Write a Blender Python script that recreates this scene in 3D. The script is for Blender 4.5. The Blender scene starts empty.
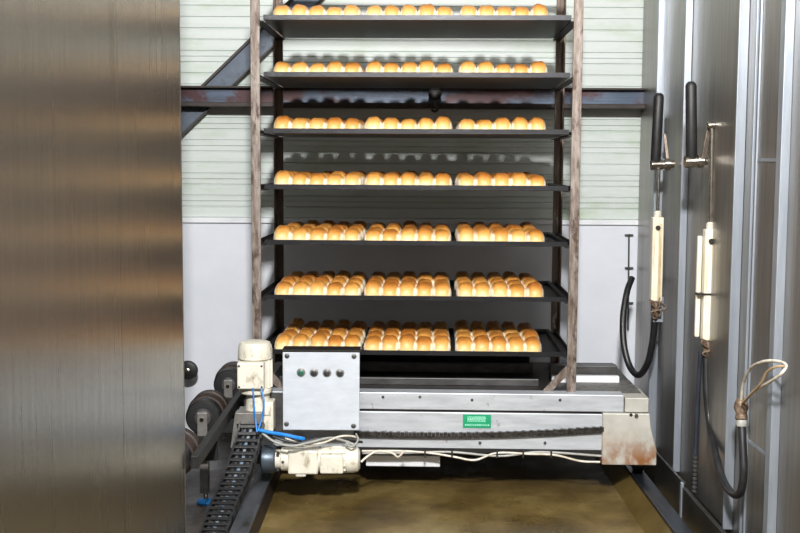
import bpy, math, random
from mathutils import Matrix, Vector
random.seed(7)
scene = bpy.context.scene
COL = scene.collection

# ------------------------------------------------------------------ camera
F, CX, CY = 1111.0, 400.0, 266.5
CAM = Vector((0, 0, 1.55))
TH = math.atan(101.5 / F)
ROLL = 0.0055
r0 = Vector((1, 0, 0)); f0 = Vector((0, math.cos(TH), -math.sin(TH))); u0 = r0.cross(f0)
R_ = (r0 + ROLL * u0).normalized(); U_ = (u0 - ROLL * r0).normalized()
cam_d = bpy.data.cameras.new('camera'); cam = bpy.data.objects.new('camera', cam_d); COL.objects.link(cam)
cam_d.sensor_width = 36; cam_d.lens = F / 800 * 36; cam_d.clip_start = .05
M = Matrix.Identity(4)
for i in range(3):
    M[i][0] = R_[i]; M[i][1] = U_[i]; M[i][2] = -f0[i]; M[i][3] = CAM[i]
cam.matrix_world = M
scene.camera = cam

def ray(px, py):
    return ((px - CX) / F * R_ - (py - CY) / F * U_ + f0)
def at(px, py, Y=None, X=None, Z=None):
    d = ray(px, py)
    if Y is not None: t = (Y - CAM.y) / d.y
    elif X is not None: t = (X - CAM.x) / d.x
    else: t = (Z - CAM.z) / d.z
    return CAM + d * t
# rack frame: slightly turned on the floor
RA = math.radians(-1.7)
RM = Matrix.Translation((.07, 5.15, 0)) @ Matrix.Rotation(RA, 4, 'Z')
RMI = RM.inverted()
def lp(px, py, yl):
    o = RMI @ CAM; d = RMI.to_3x3() @ ray(px, py)
    return o + d * ((yl - o.y) / d.y)

# ------------------------------------------------------------------ mesh helper
class MB:
    def __init__(s): s.v = []; s.f = []
    def add(s, vs, fs):
        n = len(s.v); s.v += [Vector(v) for v in vs]; s.f += [tuple(i + n for i in f) for f in fs]; return s
    def box(s, x0, x1, y0, y1, z0, z1):
        return s.add([(x0,y0,z0),(x1,y0,z0),(x1,y1,z0),(x0,y1,z0),(x0,y0,z1),(x1,y0,z1),(x1,y1,z1),(x0,y1,z1)],
                     [(3,2,1,0),(4,5,6,7),(0,1,5,4),(1,2,6,5),(2,3,7,6),(3,0,4,7)])
    def bar(s, p0, p1, w, h, up=(0,0,1)):
        p0 = Vector(p0); p1 = Vector(p1); d = (p1 - p0).normalized(); up = Vector(up)
        a = d.cross(up).normalized(); b = a.cross(d).normalized()
        vs = []
        for p in (p0, p1):
            for i, j in ((-1,-1),(1,-1),(1,1),(-1,1)): vs.append(p + a * i * w/2 + b * j * h/2)
        return s.add(vs, [(3,2,1,0),(4,5,6,7),(0,1,5,4),(1,2,6,5),(2,3,7,6),(3,0,4,7)])
    def lathe(s, p0, p1, prof, seg=24):
        """prof: (distance along axis from p0, radius)"""
        p0 = Vector(p0); d = (Vector(p1) - p0).normalized()
        a = d.orthogonal().normalized(); b = d.cross(a)
        vs = []; fs = []
        for t, r in prof:
            for k in range(seg):
                an = 2 * math.pi * k / seg
                vs.append(p0 + d * t + (a * math.cos(an) + b * math.sin(an)) * r)
        for i in range(len(prof) - 1):
            for k in range(seg):
                k2 = (k + 1) % seg
                fs.append((i*seg+k, i*seg+k2, (i+1)*seg+k2, (i+1)*seg+k))
        fs.append(tuple(range(seg - 1, -1, -1))); m = (len(prof) - 1) * seg
        fs.append(tuple(range(m, m + seg)))
        return s.add(vs, fs)
    def cyl(s, p0, p1, r, seg=20):
        L = (Vector(p1) - Vector(p0)).length; b = min(r * .12, L * .2)
        return s.lathe(p0, p1, [(0, r - b), (b, r), (L - b, r), (L, r - b)], seg)
    def tube(s, pts, r, seg=8, sub=6):
        pts = [Vector(p) for p in pts]
        if len(pts) > 2 and sub > 1:
            q = [2*pts[0]-pts[1]] + pts + [2*pts[-1]-pts[-2]]; out = []
            for i in range(1, len(q) - 2):
                for k in range(sub):
                    t = k / sub; a, b, c, d = q[i-1:i+3]
                    out.append(.5*((2*b)+(c-a)*t+(2*a-5*b+4*c-d)*t*t+(3*b-a-3*c+d)*t**3))
            out.append(pts[-1]); pts = out
        vs = []; fs = []; prev = None
        for i, p in enumerate(pts):
            d = (pts[min(i+1, len(pts)-1)] - pts[max(i-1, 0)]).normalized()
            if prev is None: a = d.orthogonal().normalized()
            else:
                a = prev - d * prev.dot(d)
                a = a.normalized() if a.length > 1e-6 else d.orthogonal().normalized()
            prev = a; b = d.cross(a)
            for k in range(seg):
                an = 2*math.pi*k/seg; vs.append(p + (a*math.cos(an)+b*math.sin(an))*r)
        for i in range(len(pts)-1):
            for k in range(seg):
                k2 = (k+1) % seg; fs.append((i*seg+k, i*seg+k2, (i+1)*seg+k2, (i+1)*seg+k))
        fs.append(tuple(range(seg-1,-1,-1))); m = (len(pts)-1)*seg; fs.append(tuple(range(m, m+seg)))
        return s.add(vs, fs)
    def prism(s, poly, y0, y1):
        """poly in (x, z), pulled along y"""
        n = len(poly)
        vs = [(x, y0, z) for x, z in poly] + [(x, y1, z) for x, z in poly]
        fs = [tuple(range(n)), tuple(range(2*n-1, n-1, -1))]
        for i in range(n):
            j = (i+1) % n; fs.append((j, i, i+n, j+n))
        return s.add(vs, fs)
    def build(s, name, mat, parent=None, local=False, smooth=False, bevel=0.0):
        me = bpy.data.meshes.new(name); o = bpy.data.objects.new(name, me); COL.objects.link(o)
        mi = Matrix.Identity(4)
        if parent is not None:
            o.parent = parent; o['_k'] = 1
            MATS[o.name] = MATS.get(parent.name, Matrix.Identity(4))
            if not local: mi = MATS[o.name].inverted()
        vs = s.v; off = Vector((0, 0, 0))
        if parent is None:        # origin at the middle of the base
            lo = Vector([min(v[i] for v in vs) for i in range(3)]); hi = Vector([max(v[i] for v in vs) for i in range(3)])
            off = Vector(((lo.x+hi.x)/2, (lo.y+hi.y)/2, lo.z)); o.location = off
            MATS[o.name] = Matrix.Translation(off)
        me.from_pydata([mi @ v - off for v in vs], [], s.f)
        import bmesh
        bm = bmesh.new(); bm.from_mesh(me); bmesh.ops.recalc_face_normals(bm, faces=bm.faces); bm.to_mesh(me); bm.free()
        me.materials.append(mat)
        if smooth:
            for p in me.polygons: p.use_smooth = True
            me.set_sharp_from_angle(angle=math.radians(40))
        if bevel:
            b = o.modifiers.new('bevel', 'BEVEL'); b.width = bevel; b.segments = 2; b.limit_method = 'ANGLE'
        if '_k' in o: del o['_k']
        return o
MATS = {}
def tag(o, label, cat, group=None):
    o['label'] = label; o['category'] = cat
    if group: o['group'] = group
    return o
def thing(name, label, cat, loc=(0,0,0), mat=None, group=None):
    o = bpy.data.objects.new(name, None); COL.objects.link(o); o.empty_display_size = .05
    m = mat if mat is not None else Matrix.Translation(loc)
    o.matrix_world = m; MATS[o.name] = m.copy()
    return tag(o, label, cat, group)
def struct(o): o['kind'] = 'structure'; return o

# ------------------------------------------------------------------ materials
def hexc(h):
    h = h.lstrip('#'); out = []
    for i in (0, 2, 4):
        c = int(h[i:i+2], 16) / 255; out.append(c/12.92 if c <= .04045 else ((c+.055)/1.055)**2.4)
    return (*out, 1)
def mat(name, c1, c2=None, rough=.5, metal=0., scale=(8,8,8), lo=.4, hi=.65, bump=0., detail=6, c3=None, s3=(3,3,3), lo3=.58, hi3=.7, rvar=0., bscale=None, spec=.5, grad=None):
    m = bpy.data.materials.new(name); m.use_nodes = True; nt = m.node_tree; N = nt.nodes; L = nt.links
    b = N['Principled BSDF']; b.inputs['Roughness'].default_value = rough; b.inputs['Metallic'].default_value = metal
    b.inputs['Specular IOR Level'].default_value = spec
    b.inputs['Base Color'].default_value = hexc(c1)
    tc = N.new('ShaderNodeTexCoord')
    def noise(sc, det=detail):
        mp = N.new('ShaderNodeMapping'); mp.inputs['Scale'].default_value = sc; L.new(tc.outputs['Object'], mp.inputs['Vector'])
        n = N.new('ShaderNodeTexNoise'); n.inputs['Scale'].default_value = 1; n.inputs['Detail'].default_value = det
        n.inputs['Roughness'].default_value = .65
        L.new(mp.outputs[0], n.inputs['Vector']); return n.outputs['Fac']
    def rng(src, a, bb, c=0, d=1):
        r = N.new('ShaderNodeMapRange'); r.inputs[1].default_value = a; r.inputs[2].default_value = bb; r.inputs[3].default_value = c; r.inputs[4].default_value = d
        L.new(src, r.inputs[0]); return r.outputs[0]
    def mix(fac, A, B):
        x = N.new('ShaderNodeMix'); x.data_type = 'RGBA'; L.new(fac, x.inputs[0])
        for s, v in ((6, A), (7, B)):
            if isinstance(v, tuple): x.inputs[s].default_value = v
            else: L.new(v, x.inputs[s])
        return x.outputs[2]
    col = None
    if c2:
        n1 = noise(scale); col = mix(rng(n1, lo, hi), hexc(c1), hexc(c2))
        if c3:
            f3 = rng(noise(s3), lo3, hi3)
            if grad:      # dirt that collects towards the foot of the thing
                sp = N.new('ShaderNodeSeparateXYZ'); L.new(tc.outputs['Object'], sp.inputs[0])
                mu = N.new('ShaderNodeMath'); mu.operation = 'MULTIPLY'; L.new(f3, mu.inputs[0]); L.new(rng(sp.outputs[2], *grad), mu.inputs[1]); f3 = mu.outputs[0]
            col = mix(f3, col, hexc(c3))
        L.new(col, b.inputs['Base Color'])
        if rvar: L.new(rng(n1, .3, .7, rough - rvar, rough + rvar), b.inputs['Roughness'])
    if bump:
        bp = N.new('ShaderNodeBump'); bp.inputs['Strength'].default_value = bump; bp.inputs['Distance'].default_value = .004
        L.new(noise(bscale or scale), bp.inputs['Height']); L.new(bp.outputs[0], b.inputs['Normal'])
    return m

STEEL_L = mat('brushed_steel_slab', '#b4b0a8', '#a39e95', .255, .96, (3, 30, 1.2), .3, .7, .2, bscale=(30, 420, 9), rvar=.03, c3='#77715f', s3=(6, 6, .8), lo3=.6, hi3=.9)
STEEL_R = mat('oven_steel', '#a09d99', '#8f8b86', .38, .85, (40, 40, 1.5), .3, .7, .1, bscale=(300, 420, 9), rvar=.04, c3='#7c776e', s3=(6, 6, 1.5), lo3=.55, hi3=.85)
STEEL_EDGE = mat('oven_edge_steel', '#aab1bb', '#959da8', .42, .6, (30, 30, 3), .35, .7)
STEEL_BRIGHT = mat('polished_fitting_steel', '#cfcac2', '#a89f92', .22, 1, (60, 60, 60), .4, .7)
ZINC = mat('galvanised_carriage_steel', '#bfc3c9', '#a4a8ae', .42, .25, (5, 12, 30), .35, .7, .05, c3='#77706a', s3=(22, 22, 14), lo3=.64, hi3=.74)
BLOCK = mat('worn_block_steel', '#c2c0b8', '#aeaca4', .5, .2, (9, 9, 9), .35, .7, .05, c3='#8a5a30', s3=(13, 13, 8), lo3=.36, hi3=.56, grad=(.36, .20))
PANEL = mat('control_box_steel', '#c9cfd8', '#b9c0ca', .42, .15, (9, 20, 30), .35, .7, .03)
PLAINDARK = mat('grimy_black_steel', '#1c1b1b', '#2d2a28', .55, .3, (14, 14, 14), .35, .7, .2)
DECK = mat('greasy_deck_steel', '#2b2a2a', '#4a4744', .5, .4, (26, 26, 26), .4, .7, .3)
DARKBAR = mat('dark_bar_steel', '#5d5c5c', '#3c3a39', .45, .6, (8, 20, 20), .35, .7)
TRAY = mat('carbonised_tray', '#1f1f23', '#2a2a2d', .36, .5, (14, 14, 40), .35, .7, .1, c3='#3c373a', s3=(20, 20, 20), lo3=.6, hi3=.8)
POST = mat('rusty_post_steel', '#8f857e', '#64564d', .5, .35, (50, 50, 9), .38, .62, .15, c3='#46352b', s3=(40, 40, 14), lo3=.52, hi3=.64)
POSTR = mat('dark_post_steel', '#6b5a50', '#41362f', .55, .35, (50, 50, 8), .4, .68, .15, c3='#a49a90', s3=(40, 40, 7), lo3=.6, hi3=.68)
CREAM = mat('cream_paint', '#dcd8cb', '#cfcaba', .45, 0, (14, 14, 14), .4, .7, .08, c3='#8d7d5e', s3=(30, 30, 16), lo3=.54, hi3=.74)
ACT = mat('yellowed_actuator_enamel', '#e2dccb', '#d6ccb0', .35, 0, (20, 20, 6), .4, .7, 0, c3='#a88c52', s3=(70, 70, 4), lo3=.62, hi3=.75)
RUBBER = mat('black_rubber', '#161617', '#232324', .5, 0, (30, 30, 30), .4, .7, .1)
CABLE = mat('black_cable_sheath', '#1b1b1d', '#2a2a2c', .42, 0, (30, 30, 30), .4, .7)
ROLLBODY = mat('rust_brown_roller_rubber', '#3a2b24', '#241c19', .6, 0, (30, 30, 30), .35, .7, .1, c3='#5e4030', s3=(14, 14, 14), lo3=.55, hi3=.8)
BRACKET = mat('grey_bracket_steel', '#8e8b88', '#75716d', .45, .5, (30, 30, 30), .35, .7)
BLUE = mat('blue_air_hose_plastic', '#1673c4', '#1f86da', .35, 0, (20, 20, 20))
BLUEFOOT = mat('blue_foot_plastic', '#1b7fd0', '#2a8ad2', .4, 0, (20, 20, 20))
GREYCABLE = mat('grey_cable_sheath', '#8a8a86', '#a3a39c', .45, 0, (30, 30, 30))
WHITECABLE = mat('dirty_white_cable', '#d8d2c6', '#b5aa98', .45, 0, (30, 30, 30))
DISCBLUE = mat('blue_grey_wheel_steel', '#56606b', '#444d57', .4, .6, (20, 20, 20))
CHAINPL = mat('charcoal_chain_plastic', '#1b1b1d', '#29292b', .45, 0, (20, 20, 20), .4, .7)
BROWNPLUG = mat('rusty_connector', '#4c372b', '#8a7764', .6, .2, (80, 80, 80), .4, .65, .3)
BRONZE = mat('worn_bronze_lever', '#80756b', '#635950', .4, .8, (40, 40, 40))
BEAM = mat('painted_steel_beam', '#343b48', '#4c5a6e', .4, .35, (4, 20, 40), .35, .7, .05, c3='#3a1d20', s3=(3.2, 6, 5), lo3=.49, hi3=.57)
BRACE = mat('blue_grey_brace_steel', '#56606e', '#474f5b', .5, .3, (20, 20, 20), .35, .7, .05, c3='#33343a', s3=(7, 7, 7), lo3=.58, hi3=.7)
FLANGE = mat('dark_flange_steel', '#2b2522', '#3b302b', .55, .2, (14, 14, 14), .4, .7)
SIDING = mat('pale_wall_siding', '#cdd3d2', '#c2cbc5', .5, 0, (1.5, 1.5, 22), .35, .7, 0, c3='#a9b8a0', s3=(1.6, 1.6, 5), lo3=.52, hi3=.78)
DADO = mat('white_wall_panel', '#dde0e8', '#d2d6de', .45, 0, (3, 3, 3), .35, .7, .02)
LEDGE = mat('white_ledge', '#e4e6ea', '#d5d8dd', .5, 0, (5, 5, 5))
CEIL = mat('ceiling_paint', '#c4c4c2', '#bababa', .8, 0)
RAIL = mat('blue_black_rail_steel', '#3a3f47', '#262a31', .32, .7, (20, 5, 20), .35, .7, .08, c3='#6a7078', s3=(30, 4, 30), lo3=.58, hi3=.72)
KICK = mat('dark_kick_steel', '#5b5c5c', '#44433f', .35, .8, (10, 10, 10), .35, .7, .05, c3='#6e5f46', s3=(5, 5, 5), lo3=.55, hi3=.8)
GREENLBL = mat('green_label', '#12976a', '#0f8a60', .4, 0, (30, 30, 30))
LBLPRINT = mat('pale_label_print', '#a6e0c8', '#8fd4b8', .5, 0, (60, 60, 60))
GREENBTN = mat('green_push_button', '#2e6b55', '#255a47', .35, 0)
BTN = mat('dark_push_button', '#33353a', '#26282c', .35, 0)

def floor_mat():
    m = bpy.data.materials.new('wet_stained_concrete'); m.use_nodes = True; nt = m.node_tree; N = nt.nodes; L = nt.links
    b = N['Principled BSDF']; tc = N.new('ShaderNodeTexCoord')
    def noise(s, det=8, rg=.65):
        n = N.new('ShaderNodeTexNoise'); n.inputs['Scale'].default_value = s; n.inputs['Detail'].default_value = det; n.inputs['Roughness'].default_value = rg
        L.new(tc.outputs['Object'], n.inputs['Vector']); return n.outputs['Fac']
    def ramp(src, stops):
        r = N.new('ShaderNodeValToRGB'); L.new(src, r.inputs[0]); e = r.color_ramp.elements
        e[0].position, e[0].color = stops[0][0], hexc(stops[0][1]); e[1].position, e[1].color = stops[-1][0], hexc(stops[-1][1])
        for p, c in stops[1:-1]: x = e.new(p); x.color = hexc(c)
        return r.outputs[0]
    yel = ramp(noise(2.6), [(.3, '#3f341c'), (.46, '#5c4b28'), (.58, '#726038'), (.75, '#8c7d55')])
    gry = ramp(noise(4.), [(.3, '#2a231d'), (.5, '#463c34'), (.7, '#685d52')])
    sx = N.new('ShaderNodeSeparateXYZ'); L.new(tc.outputs['Object'], sx.inputs[0])
    g = N.new('ShaderNodeMath'); g.operation = 'GREATER_THAN'; g.inputs[1].default_value = -.63; L.new(sx.outputs[0], g.inputs[0])
    mx = N.new('ShaderNodeMix'); mx.data_type = 'RGBA'; L.new(g.outputs[0], mx.inputs[0]); L.new(gry, mx.inputs[6]); L.new(yel, mx.inputs[7])
    L.new(mx.outputs[2], b.inputs['Base Color'])
    rr = N.new('ShaderNodeMapRange'); rr.inputs[1].default_value = .35; rr.inputs[2].default_value = .65; rr.inputs[3].default_value = .18; rr.inputs[4].default_value = .6
    L.new(noise(3.1), rr.inputs[0]); L.new(rr.outputs[0], b.inputs['Roughness'])
    bp = N.new('ShaderNodeBump'); bp.inputs['Strength'].default_value = .25; bp.inputs['Distance'].default_value = .01; L.new(noise(40.), bp.inputs['Height']); L.new(bp.outputs[0], b.inputs['Normal'])
    return m
FLOOR = floor_mat()

def bun_mat():
    m = bpy.data.materials.new('baked_crust'); m.use_nodes = True; nt = m.node_tree; N = nt.nodes; L = nt.links
    b = N['Principled BSDF']; b.inputs['Roughness'].default_value = .42
    tc = N.new('ShaderNodeTexCoord'); sx = N.new('ShaderNodeSeparateXYZ'); L.new(tc.outputs['Object'], sx.inputs[0])
    oi = N.new('ShaderNodeObjectInfo')
    n = N.new('ShaderNodeTexNoise'); n.inputs['Scale'].default_value = 28; n.inputs['Detail'].default_value = 4; L.new(tc.outputs['Object'], n.inputs['Vector'])
    def math_(op, a, bb):
        x = N.new('ShaderNodeMath'); x.operation = op
        for i, v in enumerate((a, bb)):
            if isinstance(v, (int, float)): x.inputs[i].default_value = v
            else: L.new(v, x.inputs[i])
        return x.outputs[0]
    # height, wobbling with the noise and per roll: pale torn foot, golden flank, brown crown
    h = math_('ADD', math_('MULTIPLY', sx.outputs[2], 13.), math_('MULTIPLY', math_('SUBTRACT', n.outputs['Fac'], .5), .35))
    h = math_('ADD', h, math_('MULTIPLY', math_('SUBTRACT', oi.outputs['Random'], .5), .22))
    r = N.new('ShaderNodeValToRGB'); L.new(h, r.inputs[0]); e = r.color_ramp.elements
    e[0].position, e[0].color = .06, hexc('#f2e2c0'); e[1].position, e[1].color = 1., hexc('#a9682a')
    for p, c in ((.26, '#ecc98c'), (.52, '#ddab62'), (.80, '#c68a40')): x = e.new(p); x.color = hexc(c)
    ax = math_('ABSOLUTE', sx.outputs[0], 0)
    side = N.new('ShaderNodeMapRange'); side.inputs[1].default_value = .029; side.inputs[2].default_value = .035; L.new(math_('ADD', ax, math_('MULTIPLY', math_('SUBTRACT', n.outputs['Fac'], .5), .012)), side.inputs[0])
    low = N.new('ShaderNodeMapRange'); low.inputs[1].default_value = .058; low.inputs[2].default_value = .046; L.new(sx.outputs[2], low.inputs[0])
    mx = N.new('ShaderNodeMix'); mx.data_type = 'RGBA'; L.new(math_('MULTIPLY', side.outputs[0], low.outputs[0]), mx.inputs[0]); L.new(r.outputs[0], mx.inputs[6]); mx.inputs[7].default_value = hexc('#faf0dc')
    L.new(mx.outputs[2], b.inputs['Base Color'])
    b.inputs['Subsurface Weight'].default_value = 0
    return m
BUN = bun_mat()

# ------------------------------------------------------------------ setting
YB = 6.33; XW = 1.35; XL = -.80
struct(MB().box(-3, 3, -3.2, YB, -.05, 0).build('floor', FLOOR))
bpy.data.objects['floor'].location.z = -.05
MATFLOOR = bpy.data.objects['floor']
zs = at(400, 223, Y=YB).z
pr = [(YB + .1, zs), (YB, zs)]; z = zs + .02; pit = .0625
while z < 4.6:
    pr += [(YB, z), (YB + .008, z + .003), (YB + .008, z + .006), (YB, z + .010)]; z += pit
    if random.random() < .22: pr += [(YB, z - .028), (YB + .006, z - .026), (YB, z - .022)]
pr += [(YB, 4.6), (YB + .1, 4.6)]
w = MB(); n = len(pr)
w.add([(-3, y, zz) for y, zz in pr] + [(3, y, zz) for y, zz in pr],
      [(i, i + 1, i + 1 + n, i + n) for i in range(n - 1)] + [(n - 1, 0, n, 2 * n - 1)])
wb = struct(w.build('wall_back', SIDING))
struct(MB().box(-3, 3, YB - .012, YB + .1, 0, zs).build('trim_1', DADO))
struct(MB().box(-3, 3, YB - .03, YB + .01, zs - .004, zs + .024).build('trim_2', LEDGE, bevel=.004))
struct(MB().box(-3.1, -3, -3.2, YB, 0, 4.6).build('wall_left', CEIL))
struct(MB().box(3, 3.1, -3.2, YB, 0, 4.6).build('wall_right', CEIL))
struct(MB().box(-3, 3, -3.3, -3.2, 0, 4.6).build('wall_front', CEIL))
struct(MB().box(-3.1, 3.1, -3.3, YB, 4.6, 4.7).build('ceiling', CEIL))

# ---- left stainless slab (side of a proofing chamber)
pc = thing('steel_chamber', 'tall brushed stainless steel chamber side filling the left of the photo', 'steel cabinet', (-1.5, 2.5, 0))
seamY = at(122, 350, X=XL).y
MB().box(-2.2, XL, .7, seamY - .0015, .01, 3.2).build('side_panel', STEEL_L, pc)
MB().box(-2.2, XL, seamY + .0015, 4.06, .01, 3.2).build('side_panel', STEEL_L, pc)
MB().box(-2.15, XL - .006, seamY - .01, seamY + .01, .01, 3.19).build('seam_backing', PLAINDARK, pc)
MB().box(-.83, XL - .001, 4.06, 4.085, .01, 3.2).build('end_trim', BRACKET, pc, bevel=.002)

# ---- steel beam and diagonal brace in front of the back wall
yb = 6.22
z0 = at(400, 108, Y=yb).z; z1 = at(400, 87, Y=yb).z
sb = thing('steel_beam', 'horizontal rust-stained dark steel beam running behind the bread rack', 'beam', (0, yb, z0))
MB().box(-1.6, XW, yb + .02, yb + .05, z0 + .02, z1 - .004).build('web', BEAM, sb)
MB().box(-1.6, XW, yb - .045, yb + .09, z0, z0 + .026).build('lower_flange', FLANGE, sb, bevel=.004)
MB().box(-1.6, XW, yb - .02, yb + .09, z1 - .012, z1).build('upper_flange', FLANGE, sb, bevel=.003)
p0 = at(130, 172, Y=6.29); p1 = at(345, -37, Y=6.29)
br = thing('diagonal_brace', 'diagonal blue-grey steel brace rising across the wall to the upper right', 'brace', p0)
d = (p1 - p0).normalized(); nrm = Vector((-d.z, 0, d.x))
MB().bar(p0, p1, .03, .105, nrm).build('web_plate', BRACE, br)
MB().bar(p0 + nrm * .056 + Vector((0, -.01, 0)), p1 + nrm * .056 + Vector((0, -.0, 0)), .075, .014, nrm).build('flange', FLANGE, br)
MB().bar(p0 - nrm * .056 + Vector((0, -.01, 0)), p1 - nrm * .056 + Vector((0, -.0, 0)), .06, .008, nrm).build('flange', FLANGE, br)
# hook block on the beam
hk = thing('hook_block', 'small black hook hanging against the dark beam behind the second tray', 'hook', at(435, 108, Y=6.12))
c = at(435, 94, Y=6.13)
MB().lathe(c + Vector((0, -.03, 0)), c + Vector((0, .03, 0)), [(0, .026), (.008, .036), (.052, .036), (.06, .026)], 20).build('pulley', PLAINDARK, hk, smooth=True)
MB().box(c.x - .012, c.x + .012, 6.10, 6.20, c.z + .02, c.z + .075).build('hanger', PLAINDARK, hk)
MB().tube([c + Vector((0, -.01, -.03)), c + Vector((.0, -.01, -.06)), c + Vector((.016, -.01, -.08)), c + Vector((.0, -.01, -.095)), c + Vector((-.02, -.01, -.085))], .007).build('hook', DARKBAR, hk, smooth=True)

# ------------------------------------------------------------------ floor rails and basin edge
def rail_curb(x0, x1, side, label):
    t = thing('floor_rail', label, 'rail', ((x0 + x1) / 2, 3.5, 0))
    if side > 0: poly = [(x0 + .004, .085), (x0 - .055, 0), (x1 + .02, 0), (x1, .085)]
    else: poly = [(x1 - .004, .085), (x1 + .004, 0), (x0 - .01, 0), (x0, .085)]
    MB().prism(poly, -1.5, 6.3).build('curb', FLOORC if side > 0 else FLANGE, t)
    MB().box(x0, x1, -1.5, 6.3, .085, .10).build('rail_plate', RAIL if side > 0 else RAIL2, t, bevel=.003)
    return t
RAIL2 = mat('worn_grey_rail', '#6a6e74', '#4c5056', .35, .6, (20, 5, 20), .35, .7, .08, c3='#3a342c', s3=(20, 5, 20), lo3=.55, hi3=.7)
FLOORC = mat('yellow_stained_curb', '#6b5930', '#544523', .35, 0, (5, 5, 5), .35, .7, .1)
rail_curb(1.10, 1.172, 1, 'blue-black steel floor rail along the right edge of the wet basin')
rail_curb(-.672, -.594, -1, 'dark steel floor rail on the left beside the black cable chain')
kp = thing('kick_plate', 'long dark steel kick plate along the foot of the oven doors', 'kick plate', (1.26, 3.5, 0))
ye = at(683, 495, X=1.25).y
MB().box(1.25, 1.262, ye + .004, 6.3, .0, .165).build('plate', KICK, kp, bevel=.002)
MB().box(1.243, 1.262, 2.2, ye - .004, .0, .150).build('plate', KICK, kp, bevel=.002)
MB().box(1.262, 1.31, 2.2, 6.3, .0, .06).build('ledge', PLAINDARK, kp)
MB().box(1.238, 1.25, ye - .012, ye + .012, .0, .168).build('joint_strip', STEEL_EDGE, kp, bevel=.002)

# ------------------------------------------------------------------ right oven wall
ov = thing('oven_cabinet', 'long stainless steel oven wall lining the right side behind its doors', 'oven', (2, 3.5, 0))
MB().box(XW, 2.9, .4, 6.3, .02, 3.2).build('body', STEEL_R, ov)
XD = 1.312
def yat(px, py=165, X=XD): return at(px, py, X=X).y
S1 = yat(663, 50); S2 = yat(685, 20); S3 = yat(711, 20); S4 = yat(740, 20); S5 = yat(749.5, 20); S6 = yat(784, 20)
def strip(y, t, wd, m=STEEL_EDGE, nm='frame_strip', z0=.1):
    MB().box(XW - t, XW, y, y + wd, z0, 3.2).build(nm, m, ov, bevel=.002)
strip(S1, .064, .03); strip(S4 - .16, .008, .012); strip(S6, .032, .05); strip(S5, .010, .012)
def door(y0, y1, label, t, zb=.10):
    d_ = MB().box(XW - t + .004, XW - .001, y0 + .012, y1, zb, 3.15).build('door', STEEL_R, ov, bevel=.002); d_['label'] = label
    MB().box(XW - t, XW - .001, y0, y0 + .012, zb - .01, 3.16).build('edge_strip', STEEL_EDGE, d_, bevel=.002)
    return d_
d1 = door(S2, S1 - .03, 'far narrow oven door with the left of the two black grips', .034)
d2 = door(S4, S3 - .01, 'near oven door with the right of the two black grips', .040)
MB().box(XW - .020, XW - .001, S3 + .0, S3 + .012, .1, 3.15).build('hinge_strip', mat('rust_edged_strip', '#c9bfb6', '#9a7d6b', .45, .4, (60, 60, 6), .4, .7), ov)
# rows of horizontal pressing lines across the oven wall
for zz in (at(760, 160, X=XW).z, at(700, 402, X=XW).z):
    MB().box(XW - .004, XW, S6 + .07, S5 - .03, zz - .006, zz + .006).build('weld_line', STEEL_EDGE, ov)

def lever(door_o, hub_wall, hub_end, grip_top, grip_bot, hub_r, grip_r):
    lv = MB(); ax = (hub_end - hub_wall); L_ = ax.length
    lv.lathe(hub_end, hub_wall, [(0, hub_r * .8), (.004, hub_r), (L_ * .52, hub_r), (L_ * .53, hub_r * .85), (L_ * .57, hub_r * .85), (L_ * .58, hub_r * 1.15), (L_ * .82, hub_r * 1.15), (L_ * .83, hub_r * .75), (L_, hub_r * .75)], 24)
    o = lv.build('lever_handle', STEEL_BRIGHT, door_o, smooth=True)
    g = MB(); dv = grip_top - grip_bot; L2 = dv.length; r = grip_r
    g.lathe(grip_bot, grip_top, [(0, r * .9), (.006, r), (L2 - .02, r), (L2 - .008, r * .85), (L2, r * .45)], 20)
    go = g.build('grip', RUBBER, door_o, smooth=True); go['label'] = 'black rubber grip'
    return o
Y1 = at(675, 164, X=XD).y; Y2 = at(708, 161, X=1.305).y
lever(d1, at(674, 164, Y=Y1), at(650, 165, Y=Y1), at(659, 93, Y=Y1), at(655.5, 163, Y=Y1), .025, .0245)
lever(d2, at(707, 161, Y=Y2), at(684, 162, Y=Y2), at(691, 81.5, Y=Y2), at(691.5, 160, Y=Y2), .025, .0235)
lk = MB(); lk.bar(at(703, 162, Y=Y2 - .02), at(709.5, 127, Y=Y2 - .03), .022, .012, (0, 1, 0)); lk.build('link_arm', BRONZE, d2, bevel=.003)
lk = MB(); lk.bar(at(668, 162, Y=Y1 + .03), at(664.5, 134, Y=Y1 + .06), .015, .01, (0, 1, 0)); lk.build('link_arm', BRONZE, d1, bevel=.002)
a0 = at(707, 125.5, Y=Y2 - .05); a1 = at(719, 125, Y=Y2 - .05)
MB().lathe(a0, a1, [(0, .012), (.003, .016), ((a1-a0).length * .6, .016), ((a1-a0).length * .62, .02), ((a1-a0).length, .018)], 16).build('clevis_pin', STEEL_BRIGHT, d2, smooth=True)
MB().cyl(a1, at(730, 124.5, Y=Y2 - .05), .006).build('pin_shaft', STEEL_BRIGHT, d2, smooth=True)

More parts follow.
